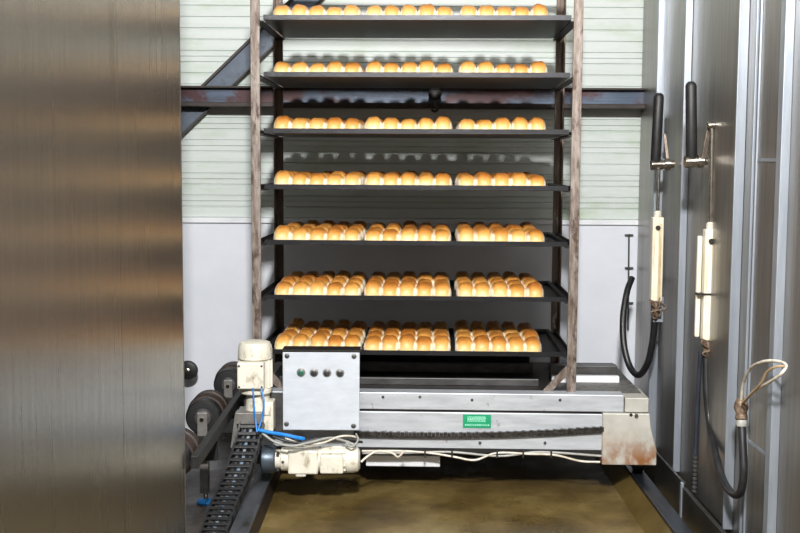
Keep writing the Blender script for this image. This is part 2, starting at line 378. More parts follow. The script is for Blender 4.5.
# actuators
def actuator(label, Y, top, bot, half, rod_top, second):
    pt, pb = at(*top, Y=Y), at(*bot, Y=Y)
    t = thing('linear_actuator', label, 'actuator', (pb.x, pb.y, pb.z), None, 'linear actuators below the door levers')
    w = half * 2 * Y / F
    MB().bar(pb, pt, w, w * .9, (0, 1, 0)).build('housing', ACT, t, bevel=.006)
    MB().bar(pb + Vector((w * .18, -w * .49, .0)), pt + Vector((w * .18, -w * .49, -.03)), w * .25, .006, (0, 1, 0)).build('cover_strip', mat('yellow_cover_strip_' + ('b' if second else 'a'), '#d2c4a2', '#a98f62', .4, 0, (40, 40, 5), .4, .7), t)
    dv = (pt - pb).normalized(); k = pt
    MB().lathe(k, k + dv, [(0, w * .36), (.022, w * .36), (.026, w * .28), (.03, w * .2)], 16).build('end_cap', WHITECABLE, t, smooth=True)
    MB().cyl(k + dv * .02, at(*rod_top, Y=Y), .0095 if second else .0075).build('rod', STEEL_BRIGHT, t, smooth=True)
    s = pt + Vector((-w * .05, -w * .45, -.05))
    MB().cyl(s, s + Vector((0, -.012, 0)), .011).build('screw', PLAINDARK, t, smooth=True)
    q = pb
    MB().lathe(q, q - dv, [(0, w * .3), (.02, w * .42), (.04, w * .35), (.06, w * .3), (.085, w * .24)], 12).build('cable_gland', BROWNPLUG, t, smooth=True)
    MB().box(q.x + w * .55, q.x + w * .68, q.y - .01, q.y + .02, q.z - .09, q.z + .02).build('mounting_bracket', STEEL_EDGE, t)
    MB().box(q.x - w * .2, q.x + w * .68, q.y - .01, q.y + .02, q.z - .1, q.z - .088).build('mounting_bracket', STEEL_EDGE, t)
    for i in range(5 if not second else 4):
        a = 2 * math.pi * i / 5
        MB().tube([q + Vector((math.cos(a) * w * .3, -w * .5, .0)), q + Vector((math.cos(a) * w * .8, -w * .6, -.03 + .012 * i)), q + Vector((-math.cos(a) * w * .5, -w * .55, -.05)), q + Vector((0, -w * .3, -.075))], .0035, 6).build('wire', BROWNPLUG, t, smooth=True)
    if second:
        MB().bar(pb + Vector((-w * .78, .02, .01)), pt + Vector((-w * .72, .02, -.03)), w * .38, w * .4, (0, 1, 0)).build('motor_tube', ACT, t, bevel=.006)
        c_ = (pb + (pt - pb) * .42)
        MB().box(c_.x - w * 1.0, c_.x + w * .56, c_.y - w * .52, c_.y + w * .3, c_.z - .004, c_.z + .004).build('cable_tie', RUBBER, t)
    return t
YA1 = Y1 - .02; YA2 = Y2 - .05
actuator('slim cream linear actuator hanging under the left black grip', YA1, (657.5, 217), (655.5, 301), 5.6, (659, 168), False)
actuator('bulkier cream linear actuator with black cable tie under the right black grip', YA2, (710.5, 229), (707.5, 340), 6.3, (712, 128), True)

# cables on the right
def cable(name, label, pts, r, m, cat='cable', seg=10):
    return tag(MB().tube(pts, r, seg).build(name, m, smooth=True), label, cat)
cable('power_cable', 'black cable looping from the slim actuator to the white wall corner',
      [at(655, 318, Y=YA1), at(653, 338, Y=YA1 + .05), at(648, 362, Y=YA1 + .12), at(639, 375, Y=YA1 + .2), at(630, 367, Y=YA1 + .28), at(624, 345, Y=YA1 + .33), at(623, 318, Y=YA1 + .38), at(627, 292, Y=YA1 + .44), at(632, 278, Y=YA1 + .5)], .0165, CABLE)
XC = 1.285
cable('power_cable', 'thick black cable hanging from the bulky actuator in a low loop to the connector',
      [at(706, 354, Y=YA2), at(706.5, 390, Y=YA2 - .02), at(710, 425, Y=YA2 - .06), at(716, 456, X=XC), at(723, 480, X=XC), at(732, 493, X=XC), at(740, 493, X=XC), at(743.5, 475, X=XC), at(743, 450, X=XC), at(741.5, 421, X=XC)], .0155, CABLE)
cn = thing('cable_connector', 'rusty brown cable connector at the top of the low black loop', 'connector', at(741.5, 421, X=XC))
b0 = at(741.5, 421, X=XC); b1 = at(741, 402, X=XC)
MB().lathe(b0, b1, [(0, .016), (.01, .024), (.03, .02), (.05, .028), (.07, .023), (.085, .014)], 16).build('shell', BROWNPLUG, cn, smooth=True)
MB().lathe(b0, b1, [(-.02, .019), (-.012, .021), (-.002, .021), (.004, .019)], 16).build('collar', GREYCABLE, cn, smooth=True)
cable('signal_wire', 'white wire looping up and out from the rusty connector, the wider loop',
      [at(741, 404, X=XC), at(743, 385, X=XC - .01), at(750, 369, X=XC - .02), at(762, 362, X=XC - .02), at(776, 361, X=XC), at(786, 365, X=XC + .01), at(781, 374, X=XC - .01), at(768, 383, X=XC - .02), at(754, 391, X=XC - .02), at(743, 403, X=XC)], .0055, WHITECABLE, 'wire')
cable('signal_wire', 'thin tan wire from the rusty connector inside the wider white loop',
      [at(742, 404, X=XC - .01), at(752, 393, X=XC - .03), at(761, 383, X=XC - .03), at(767, 372, X=XC - .03), at(776, 367, X=XC - .02), at(785, 366, X=XC)], .004, mat('tan_wire', '#c2a47c', '#a88a64', .5), 'wire')
pp = thing('drop_pipe', 'thin dark pipe running down the oven wall left of the low cable loop', 'pipe', at(695, 492, X=1.29))
MB().tube([at(700.5, 352, X=1.28), at(698, 400, X=1.28), at(695.5, 455, X=1.28)], .010).build('pipe', mat('navy_pipe', '#2a2f3c', '#1f232c', .4), pp, smooth=True)
ch = MB()
for i in range(9):
    q0 = at(695.5 - i * .15, 456 + i * 4.2, X=1.28)
    ch.lathe(q0, q0 + Vector((0, 0, -1)), [(0, .006), (.004, .011), (.011, .011), (.015, .006)], 10)
ch.build('spiral_end', DARKBAR, pp, smooth=True)
# thin rod with clips on the white wall, right
rd = thing('wall_rod', 'thin dark rod with cross clips on the white wall at far right', 'rod', at(629, 300, Y=YB - .03))
MB().cyl(at(629, 234, Y=YB - .03), at(628, 330, Y=YB - .03), .005, 8).build('rod', DARKBAR, rd, smooth=True)
for y in (235, 268, 303):
    MB().bar(at(625, y, Y=YB - .02), at(633, y, Y=YB - .02), .02, .01, (0, 0, 1)).build('clip', DARKBAR, rd)

# ------------------------------------------------------------------ conveyor rollers, left rear
XR = -.885; ZR = .415
cv = thing('conveyor_beam', 'low black conveyor beam on grey leg running behind the steel slab', 'conveyor', (XR, 5, 0))
MB().box(XR - .068, XR - .018, 4.12, 6.2, .235, .312).build('beam', PLAINDARK, cv, bevel=.004)
MB().box(XR + .098, XR + .128, 4.11, 6.2, .402, .452).build('side_rail', PLAINDARK, cv, bevel=.003)
for yy in (4.6, 5.38): MB().box(XR - .06, XR + .12, yy - .012, yy + .012, .305, .405).build('cross_arm', PLAINDARK, cv)
for yy in (at(207, 501, Z=.01).y, 6.0):
    lg = MB().box(XR - .024, XR + .016, yy - .02, yy + .02, .05, .30).build('leg', BRACKET, cv, bevel=.003)
    MB().cyl((XR, yy, .012), (XR, yy, .055), .010).build('screw', STEEL_BRIGHT, lg, smooth=True)
    ft = MB().lathe((XR, yy, 0), (XR, yy, 1), [(0, .040), (.008, .042), (.016, .034), (.022, .016)], 20).build('foot', BLUEFOOT, lg, smooth=True); ft['label'] = 'blue round foot'
for yy, lab in ((4.14, 'nearest brown conveyor roller, mostly hidden behind the steel slab edge'), (4.88, 'middle conveyor roller, black end disc and bracket fully visible'), (5.63, 'farthest conveyor roller, beside the cream upright motor')):
    t = thing('conveyor_roller', lab, 'roller', (XR, yy, .325), None, 'conveyor rollers on the low beam')
    a = Vector((XR + .004, yy, ZR)); e = a + Vector((0, 1, 0))
    MB().lathe(a, e, [(.095, .06), (.10, .082), (.115, .088), (.15, .088), (.155, .080), (.18, .080), (.185, .088), (.225, .088), (.24, .082), (.245, .06)], 32).build('drum', ROLLBODY, t, smooth=True)
    MB().lathe(a, e, [(.02, .05), (.022, .072), (.03, .079), (.085, .079), (.094, .07)], 32).build('end_disc', RUBBER, t, smooth=True)
    MB().lathe(a, e, [(.008, .028), (.010, .036), (.021, .044)], 24).build('hub', DARKBAR, t, smooth=True)
    MB().box(a.x - .021, a.x + .024, yy - .006, yy + .004, .25, ZR + .03).build('bracket', BRACKET, t, bevel=.003)
    MB().cyl(a + Vector((0, -.014, 0)), a + Vector((0, -.005, 0)), .010, 6).build('bolt', STEEL_BRIGHT, t)
    MB().box(a.x - .021, a.x + .024, yy - .006, yy + .25, .244, .25).build('base_plate', PLAINDARK, t)
hw = thing('hand_wheel', 'small black wheel with bright hub on the white wall by the steel slab', 'wheel', at(189, 371, Y=YB - .1))
c = at(187.5, 371, Y=YB - .16)
MB().lathe(c, c + Vector((0, 1, 0)), [(0, .036), (.005, .050), (.02, .056), (.035, .050), (.04, .036)], 28).build('rim', RUBBER, hw, smooth=True)
MB().lathe(c + Vector((0, -.012, 0)), c + Vector((0, 1, 0)), [(0, .012), (.004, .018), (.02, .022)], 18).build('hub', STEEL_BRIGHT, hw, smooth=True)
MB().cyl(c + Vector((0, .035, 0)), Vector((c.x, YB - .012, c.z)), .02).build('axle', DARKBAR, hw, smooth=True)

# ------------------------------------------------------------------ carriage (in the rack's frame)
YF = -.07
ca = thing('transfer_carriage', 'wide galvanised steel transfer carriage carrying the bread rack over the basin', 'carriage', mat=RM)
zt = lp(480, 393.5, YF).z; zg = lp(480, 410.5, YF).z; zg2 = lp(480, 413, YF).z; zb = lp(480, 449, YF).z
xl0 = -.72; xr1 = lp(624, 400, YF).x; xb0 = lp(602, 430, YF).x; xb1 = lp(649, 410, YF).x; xb2 = lp(655.5, 464, YF).x
zbb = lp(630, 464, YF).z
def cbox(nm, x0, x1, y0, y1, za, zb_, m, bev=.003, par=None):
    return MB().box(x0, x1, y0, y1, za, zb_).build(nm, m, par or ca, local=True, bevel=bev)
cbox('top_beam', xl0, xr1, YF, .02, zg, zt, ZINC, .004)
cbox('groove', xl0, xb0 + .01, YF + .015, .02, zg2, zg, PLAINDARK, 0)
fb = cbox('front_beam', xl0, xb0 + .004, YF + .004, .02, zb, zg2, ZINC, .003)
# roller chain lying on a thin ledge across the beam
zc0 = lp(380, 433, YF).z; zcm = lp(480, 433.5, YF).z; zc1 = lp(600, 428.5, YF).z
chn = MB(); NL = 64
xa, xz = lp(356, 432, YF).x, xb0 - .002
lg = MB()
for i in range(NL):
    t = i / (NL - 1); x = xa + (xz - xa) * t
    zz = zc0 + (zc1 - zc0) * t - .016 * math.sin(math.pi * t) * (1 if t < .9 else .8)
    chn.box(x - .0085, x + .0085, YF - (.020 if i % 2 else .015), YF + .005, zz - (.011 if i % 2 else .008), zz + (.011 if i % 2 else .008))
    lg.box(x - .013, x + .013, YF - .012, YF + .006, zz - .020, zz - .011)
lg.build('chain_ledge', DARKBAR, fb, local=True)
co = chn.build('drive_chain', mat('oily_chain', '#2b2927', '#55504b', .45, .7, (60, 60, 60)), ca, local=True)
for x_, y_ in ((383, 397), (420, 397), (472, 400), (545, 443), (480, 443), (560, 400)):
    q = lp(x_, y_, YF); MB().cyl((q.x, YF - .004, q.z), (q.x, YF + .01, q.z), .007, 8).build('rivet', DARKBAR, ca, local=True)
# label
l0 = lp(463, 414.5, YF); l1 = lp(491, 428, YF)
lb = MB().box(l0.x, l1.x, YF - .001, YF + .008, l1.z, l0.z).build('label_plate', GREENLBL, ca, local=True); lb['label'] = 'green printed label plate'
pt_ = MB(); W = l1.x - l0.x; H = l0.z - l1.z
for rrow in range(4):
    x = l0.x + W * .16
    while x < l0.x + W * .80:
        ww = W * random.uniform(.03, .07)
        pt_.box(x, x + ww, YF - .0018, YF, l0.z - H * (.14 + .105 * rrow) - H * .07, l0.z - H * (.14 + .105 * rrow)); x += ww + W * .022
x = l0.x + W * .08
while x < l0.x + W * .9:
    ww = W * random.uniform(.025, .05); pt_.box(x, x + ww, YF - .0018, YF, l1.z + H * .16, l1.z + H * .28); x += ww + W * .03
pt_.build('print', LBLPRINT, lb, local=True)
# corner block
blk = MB().prism([(xb0, zg - .002), (xb1, zg - .002), (xb1 + .008, zg - .07), (xb2, zbb + .07), (xb2, zbb), (xb0, zbb)], YF - .02, .16).build('corner_block', BLOCK, ca, local=True, bevel=.004)
blk['label'] = 'rust-streaked corner block'
q = lp(636, 415.5, YF - .02)
MB().cyl((q.x, YF - .032, q.z), (q.x, YF - .018, q.z), .010, 6).build('bolt', STEEL_BRIGHT, blk, local=True)
q2 = lp(631, 415, YF - .02)
MB().cyl((q2.x, YF - .022, q2.z), (q2.x, YF - .018, q2.z), .008, 10).build('bolt_hole', PLAINDARK, blk, local=True)
cbox('block_lid', xr1 + .004, lp(648.5, 400, YF).x, YF - .01, .14, zg + .002, lp(636, 397.5, YF).z, BLOCK, .004)
# side, rear, deck
cbox('side_beam', xl0, xl0 + .06, .02, .84, zb, zg, ZINC)
cbox('side_beam', xb1 - .10, xb1 - .03, .16, .84, zb, zg, PLAINDARK)
cbox('rear_beam', xl0, xb1 - .03, .84, .90, zb, zg, PLAINDARK)
cbox('deck', xl0, xb1 - .02, .02, .84, zg, zt - .012, DECK, 0)
z2 = zt - .012
cbox('deck_plate', .745, xb1 - .02, .02, .34, z2, z2 + .004, mat('grey_gritty_plate', '#77746f', '#4c4945', .5, .3, (40, 40, 40), .4, .65, .2), 0)
cbox('deck_rail', -.66, .60, .17, .20, z2, z2 + .035, DARKBAR)
cbox('deck_rail', -.66, .60, .50, .53, z2, z2 + .050, DARKBAR)
cbox('deck_rail', -.66, .60, .70, .73, z2, z2 + .060, PLAINDARK)
xw0, xw1 = lp(572, 380, .28).x, lp(619, 380, .28).x
cb = cbox('white_channel', xw0 - .10, xw1, .27, .31, z2, z2 + .034, LEDGE); cb['label'] = 'white channel on the right of the deck'
cbox('dark_channel', xw0 - .10, xw1, .33, .40, z2 + .0, z2 + .075, DARKBAR)
for x_ in (1.14, -.633):
    for yw in (.0, .72):
        wl = RM.inverted() @ Vector((x_, 5.2 + yw, 0))
        MB().lathe((wl.x - .025, wl.y, .152), (wl.x + .025, wl.y, .152), [(0, .045), (.004, .052), (.046, .052), (.05, .045)], 24).build('wheel', RUBBER, ca, local=True, smooth=True)
        cbox('axle_arm', wl.x - .01 - .035, wl.x + .01 - .035, wl.y - .02, wl.y + .02, .13, zb + .02, PLAINDARK, 0)
# cable loom under the beam
lo_ = MB().box(lp(360, 455, YF).x, xb0, YF + .01, YF + .06, zb - .02, zb - .002).build('loom_channel', PLAINDARK, ca, local=True)
w0 = [lp(x, y, YF - .005) for x, y in ((362, 451), (400, 451), (430, 453), (455, 457), (475, 460), (497, 453), (530, 454), (555, 455), (580, 461), (600, 462))]
MB().tube(w0, .005, 8).build('loom_wire', WHITECABLE, ca, local=True, smooth=True)
w0 = [lp(x, y, YF + .0) for x, y in ((362, 453), (400, 453), (450, 452), (500, 456), (540, 452), (602, 456))]
MB().tube(w0, .0055, 8).build('loom_wire', GREYCABLE, ca, local=True, smooth=True)
for x_ in (425, 452, 497, 523, 551):
    q = lp(x_, 453, YF); MB().box(q.x - .004, q.x + .004, YF - .013, YF + .02, q.z - .02, q.z + .014).build('loom_tie', RUBBER, ca, local=True)
a_, b_ = lp(366, 455, .03), lp(440, 467, .03)
cbox('hanging_bar', a_.x, b_.x, .03, .08, b_.z, a_.z, LEDGE).__setitem__('label', 'short white bar hanging under the beam')
for x_ in (a_.x + .05, b_.x - .05): cbox('hanger', x_ - .012, x_ + .012, .04, .06, a_.z, zb + .03, DARKBAR, 0)

# ------------------------------------------------------------------ rack
PX = .74; PYR = .76
TRAYY = [17.5, 74.3, 131, 187.8, 243.3, 299, 353]
tz = [lp(415, y, 0).z for y in TRAYY]
pitch = (tz[0] - tz[6]) / 6
tz = [tz[0] - pitch * i - .0125 for i in range(7)]     # underside of every tray
rk = thing('bread_rack', 'tall rusty steel rack with seven trays of bread standing on the carriage', 'rack', mat=RM)
ZTOP = 2.52
for sx in (-1, 1):
    x = sx * PX - (.006 if sx > 0 else 0)
    MB().box(x - .0215, x + .0215, -.012, .0, zt - .004, ZTOP).box(x + sx * .015, x + sx * .023, .0, .034, zt - .004, ZTOP).build('front_post', POST, rk, local=True, bevel=.002)
    xr = sx * (PX - .0)
    MB().box(xr - .023, xr + .023, PYR, PYR + .012, z2 + .002, ZTOP).box(xr + sx * .013, xr + sx * .023, PYR - .03, PYR, z2 + .002, ZTOP).build('rear_post', POSTR, rk, local=True, bevel=.002)
    for z in tz:
        MB().box(x - .020 - .014 * sx, x + .020 - .014 * sx, .001, PYR, z - .006, z - .0015).box(x + sx * .000, x + sx * .006, .001, PYR, z - .006, z + .02).build('side_rail', PLAINDARK, rk, local=True)
for yy in (0.0, PYR):
    MB().box(-PX, PX, yy + .001, yy + .02, ZTOP - .04, ZTOP - .005).build('top_bar', POST, rk, local=True)
for sx in (-1, 1): MB().box(sx * PX - .01, sx * PX + .01, 0, PYR, ZTOP - .04, ZTOP - .005).build('top_bar', POST, rk, local=True)
g0, g1 = lp(546, 392, .01), lp(569, 368, .01)
MB().bar(g0, g1, .01, .034, (g1 - g0).cross(Vector((0, 1, 0))).normalized()).build('brace', POST, rk, local=True)
MB().bar((-g0.x, .01, g0.z), (-g1.x, .01, g1.z), .01, .034, Vector((1, 0, 1))).build('brace', POST, rk, local=True)

# ---- trays
ORD = ['top', 'second', 'third', 'fourth', 'fifth', 'sixth', 'lowest']
TW, TD = .703, .735
def tray_mesh():
    m = MB(); r = .024; t = .003; fl = .012; i_ = .014
    # floor, four sloping sides with a rolled rim
    m.box(-TW + i_, TW - i_, i_, TD - i_, 0, t)
    outer = [(-TW, 0), (TW, 0), (TW, TD), (-TW, TD)]; inner = [(-TW + i_, i_), (TW - i_, i_), (TW - i_, TD - i_), (-TW + i_, TD - i_)]
    for k in range(4):
        k2 = (k + 1) % 4
        o0, o1, n0, n1 = outer[k], outer[k2], inner[k], inner[k2]
        vs = [(*n0, 0), (*n1, 0), (*o1, .002), (*o0, .002), (*n0, t), (*n1, t), (*n1, r * .8), (*n0, r * .8), (*o1, r), (*o0, r)]
        m.add(vs, [(0, 1, 2, 3), (3, 2, 8, 9), (9, 8, 6, 7), (7, 6, 5, 4)])
    return m
tr0 = None
TL = ['top bread tray of the rack, seen from below', 'second bread tray from the top, above the dark beam', 'third bread tray from the top, below the dark beam', 'fourth bread tray, the middle one, seen nearly edge-on', 'fifth bread tray from the top, just below the wall ledge', 'sixth bread tray from the top, second from the bottom', 'lowest bread tray, behind the control box']
bun_meshes = []
def bun_mesh(k):
    rnd = random.Random(k); a, b, h = .0455, .0855, .076 + rnd.uniform(-.002, .003)
    seg, rings = 28, 9; vs = []; fs = []
    for i in range(rings):
        ph = math.pi / 2 * i / rings
        for j in range(seg):
            an = 2 * math.pi * j / seg
            c, s = math.cos(an), math.sin(an)
            ex = .74
            hx = abs(c) ** ex * (1 if c >= 0 else -1); hy = abs(s) ** ex * (1 if s >= 0 else -1)
            cr = math.cos(ph) ** .66; zz = math.sin(ph) ** .9
            tuck = 1 - .07 * max(0, 1 - i / 1.5)
            wob = 1 + .018 * math.sin(3 * an + k) + .012 * math.sin(5 * an + 2 * k)
            vs.append((a * hx * cr * tuck * wob, b * hy * cr * tuck * wob, h * zz * (1 + .03 * math.sin(an * 2 + k))))
    vs.append((0, 0, h)); top = len(vs) - 1
    for i in range(rings - 1):
        for j in range(seg):
            j2 = (j + 1) % seg; fs.append((i*seg+j, i*seg+j2, (i+1)*seg+j2, (i+1)*seg+j))
    for j in range(seg): fs.append(((rings-1)*seg+j, (rings-1)*seg+(j+1) % seg, top))
    fs.append(tuple(range(seg - 1, -1, -1)))
    me = bpy.data.meshes.new('bun'); me.from_pydata(vs, [], fs); me.materials.append(BUN)
    for p in me.polygons: p.use_smooth = True
    return me
for k in range(4): bun_meshes.append(bun_mesh(k))
# one loaf prototype: five joined rolls
def new_loaf(first):
    if first is None:
        root = thing('bread_loaf', '', 'bread', mat=RM)
        for i in range(5):
            o = bpy.data.objects.new('roll', bun_meshes[i % 4]); COL.objects.link(o); o.parent = root
            o.location = ((i - 2) * .0815, 0, 0)
        return root
    root = first.copy(); COL.objects.link(root)
    for ch_ in first.children:
        c_ = ch_.copy(); COL.objects.link(c_); c_.parent = root
    return root
first = None
CXS = [lp(318, 300, .09).x, lp(407.5, 300, .09).x, lp(499.5, 300, .09).x]
COLN = ['left', 'middle', 'right']; ROWN = ['front row', 'second row from the front', 'third row from the front', 'back row']
for ti in range(7):
    m = Matrix.Translation((0, 0, tz[ti])); mw = RM @ m
    if tr0 is None:
        t_ = bpy.data.objects.new('bread_tray', bpy.data.meshes.new('bread_tray')); COL.objects.link(t_)
        tm = tray_mesh(); t_.data.from_pydata(tm.v, [], tm.f); t_.data.materials.append(TRAY); t_.data.update(); tr0 = t_
    else:
        t_ = tr0.copy(); COL.objects.link(t_)
    t_.matrix_world = mw @ Matrix.Translation((random.uniform(-.002, .002), 0, 0)); tag(t_, TL[ti], 'baking tray', 'bread trays on the rack')
    for row in range(4):
        for cidx in range(3):
            L_ = new_loaf(first)
            if first is None: first = L_
            x = CXS[cidx] + random.uniform(-.0015, .0015); y = .100 + row * .171 + random.uniform(-.002, .002)
            L_.matrix_world = mw @ Matrix.Translation((x, y, .0032)) @ Matrix.Rotation(random.uniform(-.008, .008), 4, 'Z')
            L_['label'] = '%s golden five-roll loaf in the %s on the %s tray' % (COLN[cidx], ROWN[row], ORD[ti])
            L_['category'] = 'bread'; L_['group'] = 'loaves on the rack trays'
            for i, c_ in enumerate(sorted(L_.children, key=lambda o: o.location.x)):
                hs = random.uniform(.90, 1.06)
                c_.data = bun_meshes[random.randrange(4)]
                c_.scale = (random.uniform(.98, 1.03), random.uniform(.97, 1.0), hs)
                c_.location = ((i - 2) * .0815 + random.uniform(-.002, .002), random.uniform(-.003, .003), 0)

# ------------------------------------------------------------------ control box
YP = 4.93
q0 = at(282.5, 350, Y=YP); q1 = at(359.5, 430.5, Y=YP)
cx_ = thing('control_box', 'square grey steel control box with four round buttons on the carriage front', 'control box', ((q0.x+q1.x)/2, YP, q1.z))
MB().box(q0.x + .006, q1.x - .006, YP + .014, YP + .10, q1.z + .006, q0.z - .004).build('enclosure', DARKBAR, cx_, bevel=.004)
MB().box(q0.x, q1.x, YP, YP + .014, q1.z, q0.z - .008).build('door', PANEL, cx_, bevel=.004)
MB().box(q0.x - .002, q1.x + .002, YP - .004, YP + .10, q0.z - .008, q0.z + .002).build('top_lip', PLAINDARK, cx_)
for a, b in ((287, 356), (354, 356.5), (286.5, 424), (353.5, 426)):
    q = at(a, b, Y=YP); MB().lathe((q.x, YP - .005, q.z), (q.x, YP + 1, q.z), [(0, .006), (.002, .0105), (.006, .012)], 14).build('screw', DARKBAR, cx_, smooth=True)
for i, a in enumerate((301, 314, 327, 340)):
    q = at(a, 372.5 + i * .2, Y=YP)
    bt = MB().lathe((q.x, YP - .012, q.z), (q.x, YP + 1, q.z), [(0, .009), (.002, .013), (.008, .0135), (.0125, .014)], 18).build('button', GREENBTN if i == 0 else BTN, cx_, smooth=True)
    bt['label'] = 'green push button' if i == 0 else 'dark push button'
    MB().lathe((q.x, YP - .004, q.z), (q.x, YP + 1, q.z), [(0, .0165), (.001, .019), (.004, .02)], 20).build('bezel', BRACKET, bt, smooth=True)
cb0 = at(300, 432, Y=YP + .05)
MB().box(q0.x + .10, q1.x - .10, YP + .10, 5.088, q1.z + .16, q1.z + .22).build('mount_arm', PLAINDARK, cx_)

# ------------------------------------------------------------------ upright motor
YM = 4.93
vm = thing('gear_motor', 'cream upright gear motor left of the control box', 'motor', at(258, 430, Y=YM))
xc = at(255, 370, Y=YM).x; rr = 17.5 / F * YM
za = at(255, 341, Y=YM).z; zb1 = at(255, 358, Y=YM).z; zc_ = at(255, 388, Y=YM).z; zd = at(258, 430, Y=YM).z
MB().lathe((xc, YM + .01, zb1), (xc, YM + .01, 9), [(0, rr), (.03, rr), (.055, rr * .96), (za - zb1 - .006, rr * .86), (za - zb1, rr * .6)], 32).build('fan_cowl', CREAM, vm, smooth=True)
hs_ = MB().lathe((xc, YM + .01, zc_), (xc, YM + .01, 9), [(0, rr * .88), (zb1 - zc_, rr * .88)], 32)
hs_.build('stator', CREAM, vm, smooth=True)
for i in range(14):
    a = 2 * math.pi * i / 14
    c_ = Vector((xc + math.cos(a) * rr * .9, YM + .01 + math.sin(a) * rr * .9, zc_ + .004))
    if math.sin(a) < -.6: continue
    MB().bar(c_, c_ + Vector((0, 0, zb1 - zc_ - .008)), .006, rr * .2, (math.cos(a), math.sin(a), 0)).build('cooling_fin', CREAM, vm)
tb = MB().box(xc - .068, xc + .050, YM - rr - .012, YM - rr * .5, zc_ + .012, zb1 - .006).build('terminal_box', CREAM, vm, bevel=.006)
for sx, sz in ((-1, 0), (1, 0), (-1, 1), (1, 1)):
    MB().cyl((xc - .009 + sx * .05, YM - rr - .015, zc_ + .022 + sz * .094), (xc - .009 + sx * .05, YM - rr - .008, zc_ + .022 + sz * .094), .005, 8).build('screw', DARKBAR, tb)
MB().cyl((xc, YM + .01, zc_ - .022), (xc, YM + .01, zc_), rr * .95, 28).build('flange', CREAM, vm, smooth=True)
MB().lathe((xc + .01, YM + .02, zd + .03), (xc + .01, YM + .02, 9), [(0, .05), (.05, .06), (zc_ - zd - .06, .052), (zc_ - zd - .052, .06)], 24).build('gearbox', CREAM, vm, smooth=True)
gx = at(274, 400, Y=YM).x
MB().box(gx - .06, gx, YM - .035, YM + .06, zd, zd + .135).box(gx - .05, gx - .01, YM - .042, YM, zd + .075, zd + .125).build('gear_side_plate', CREAM, vm, bevel=.006)
c_ = Vector((xc - .02, YM - .05, zd + .055))
MB().lathe(c_ + Vector((0, -.01, 0)), c_ + Vector((0, 1, 0)), [(0, .02), (.004, .032), (.05, .036)], 20).build('bearing_cap', CREAM, vm, smooth=True)
# bracket plate behind motor to the carriage
MB().box(-.68, gx + .03, YM + .07, YM + .095, zd - .02, zd + .15).build('mount_plate', DARKBAR, vm)

# ------------------------------------------------------------------ horizontal motor
YH = 4.92
ax0 = at(276, 459, Y=YH); ax1 = at(360, 462, Y=YH); r_ = 13.2 / F * YH
hm = thing('gear_motor', 'cream horizontal gear motor under the control box', 'motor', ((ax0.x + ax1.x) / 2, YH, ax0.z - r_))
zc = ax0.z
def xp(px): return at(px, 460, Y=YH).x
def hl(nm, px0, px1, prof, m=CREAM, par=None, seg=28):
    a = Vector((xp(px0), YH, zc)); L_ = xp(px1) - xp(px0)
    return MB().lathe(a, a + Vector((1, 0, 0)), [(t * L_, r * r_) for t, r in prof], seg).build(nm, m, par or hm, smooth=True)
fl = hl('drive_wheel', 262, 276, [(0, .95), (.08, 1.08), (.85, 1.12), (1, 1.0)], DISCBLUE); fl['label'] = 'blue-grey drive wheel'
hl('gear_neck', 275, 290, [(0, .75), (.4, .75), (.45, .9), (1, .9)])
MB().box(xp(289), xp(319), YH - r_ * .95, YH + r_ * .9, zc - r_ * .95, zc + r_ * .9).box(xp(296), xp(307), YH - r_ * .8, YH + r_ * .8, zc - r_ * 1.2, zc - r_ * .9).build('gear_case', CREAM, hm, bevel=.008)
for px, dz in ((279, .6), (279, -.6), (284, .0)):
    MB().cyl((xp(px), YH - r_ * .95, zc + dz * r_), (xp(px), YH - r_ * .6, zc + dz * r_), .007, 8).build('bolt', DARKBAR, hm)
hl('stator', 318, 348, [(0, .9), (1, .9)])
for i in range(12):
    a = 2 * math.pi * (i + .5) / 12
    n_ = Vector((0, math.cos(a), math.sin(a))); c_ = Vector((xp(321), YH, zc)) + n_ * r_ * .92
    MB().bar(c_, c_ + Vector((xp(346) - xp(321), 0, 0)), .005, r_ * .2, n_).build('cooling_fin', CREAM, hm)
MB().box(xp(321), xp(344), YH - r_ * 1.25, YH - r_ * .6, zc - r_ * .8, zc + r_ * .62).build('terminal_box', CREAM, hm, bevel=.006)
hl('fan_cowl', 347, 360, [(0, 1.02), (.5, 1.02), (.85, .93), (1, .7)])
MB().box(xp(300), xp(312), YH + r_ * .7, 5.09, zc - .02, zc + .03).build('mount_arm', PLAINDARK, hm)

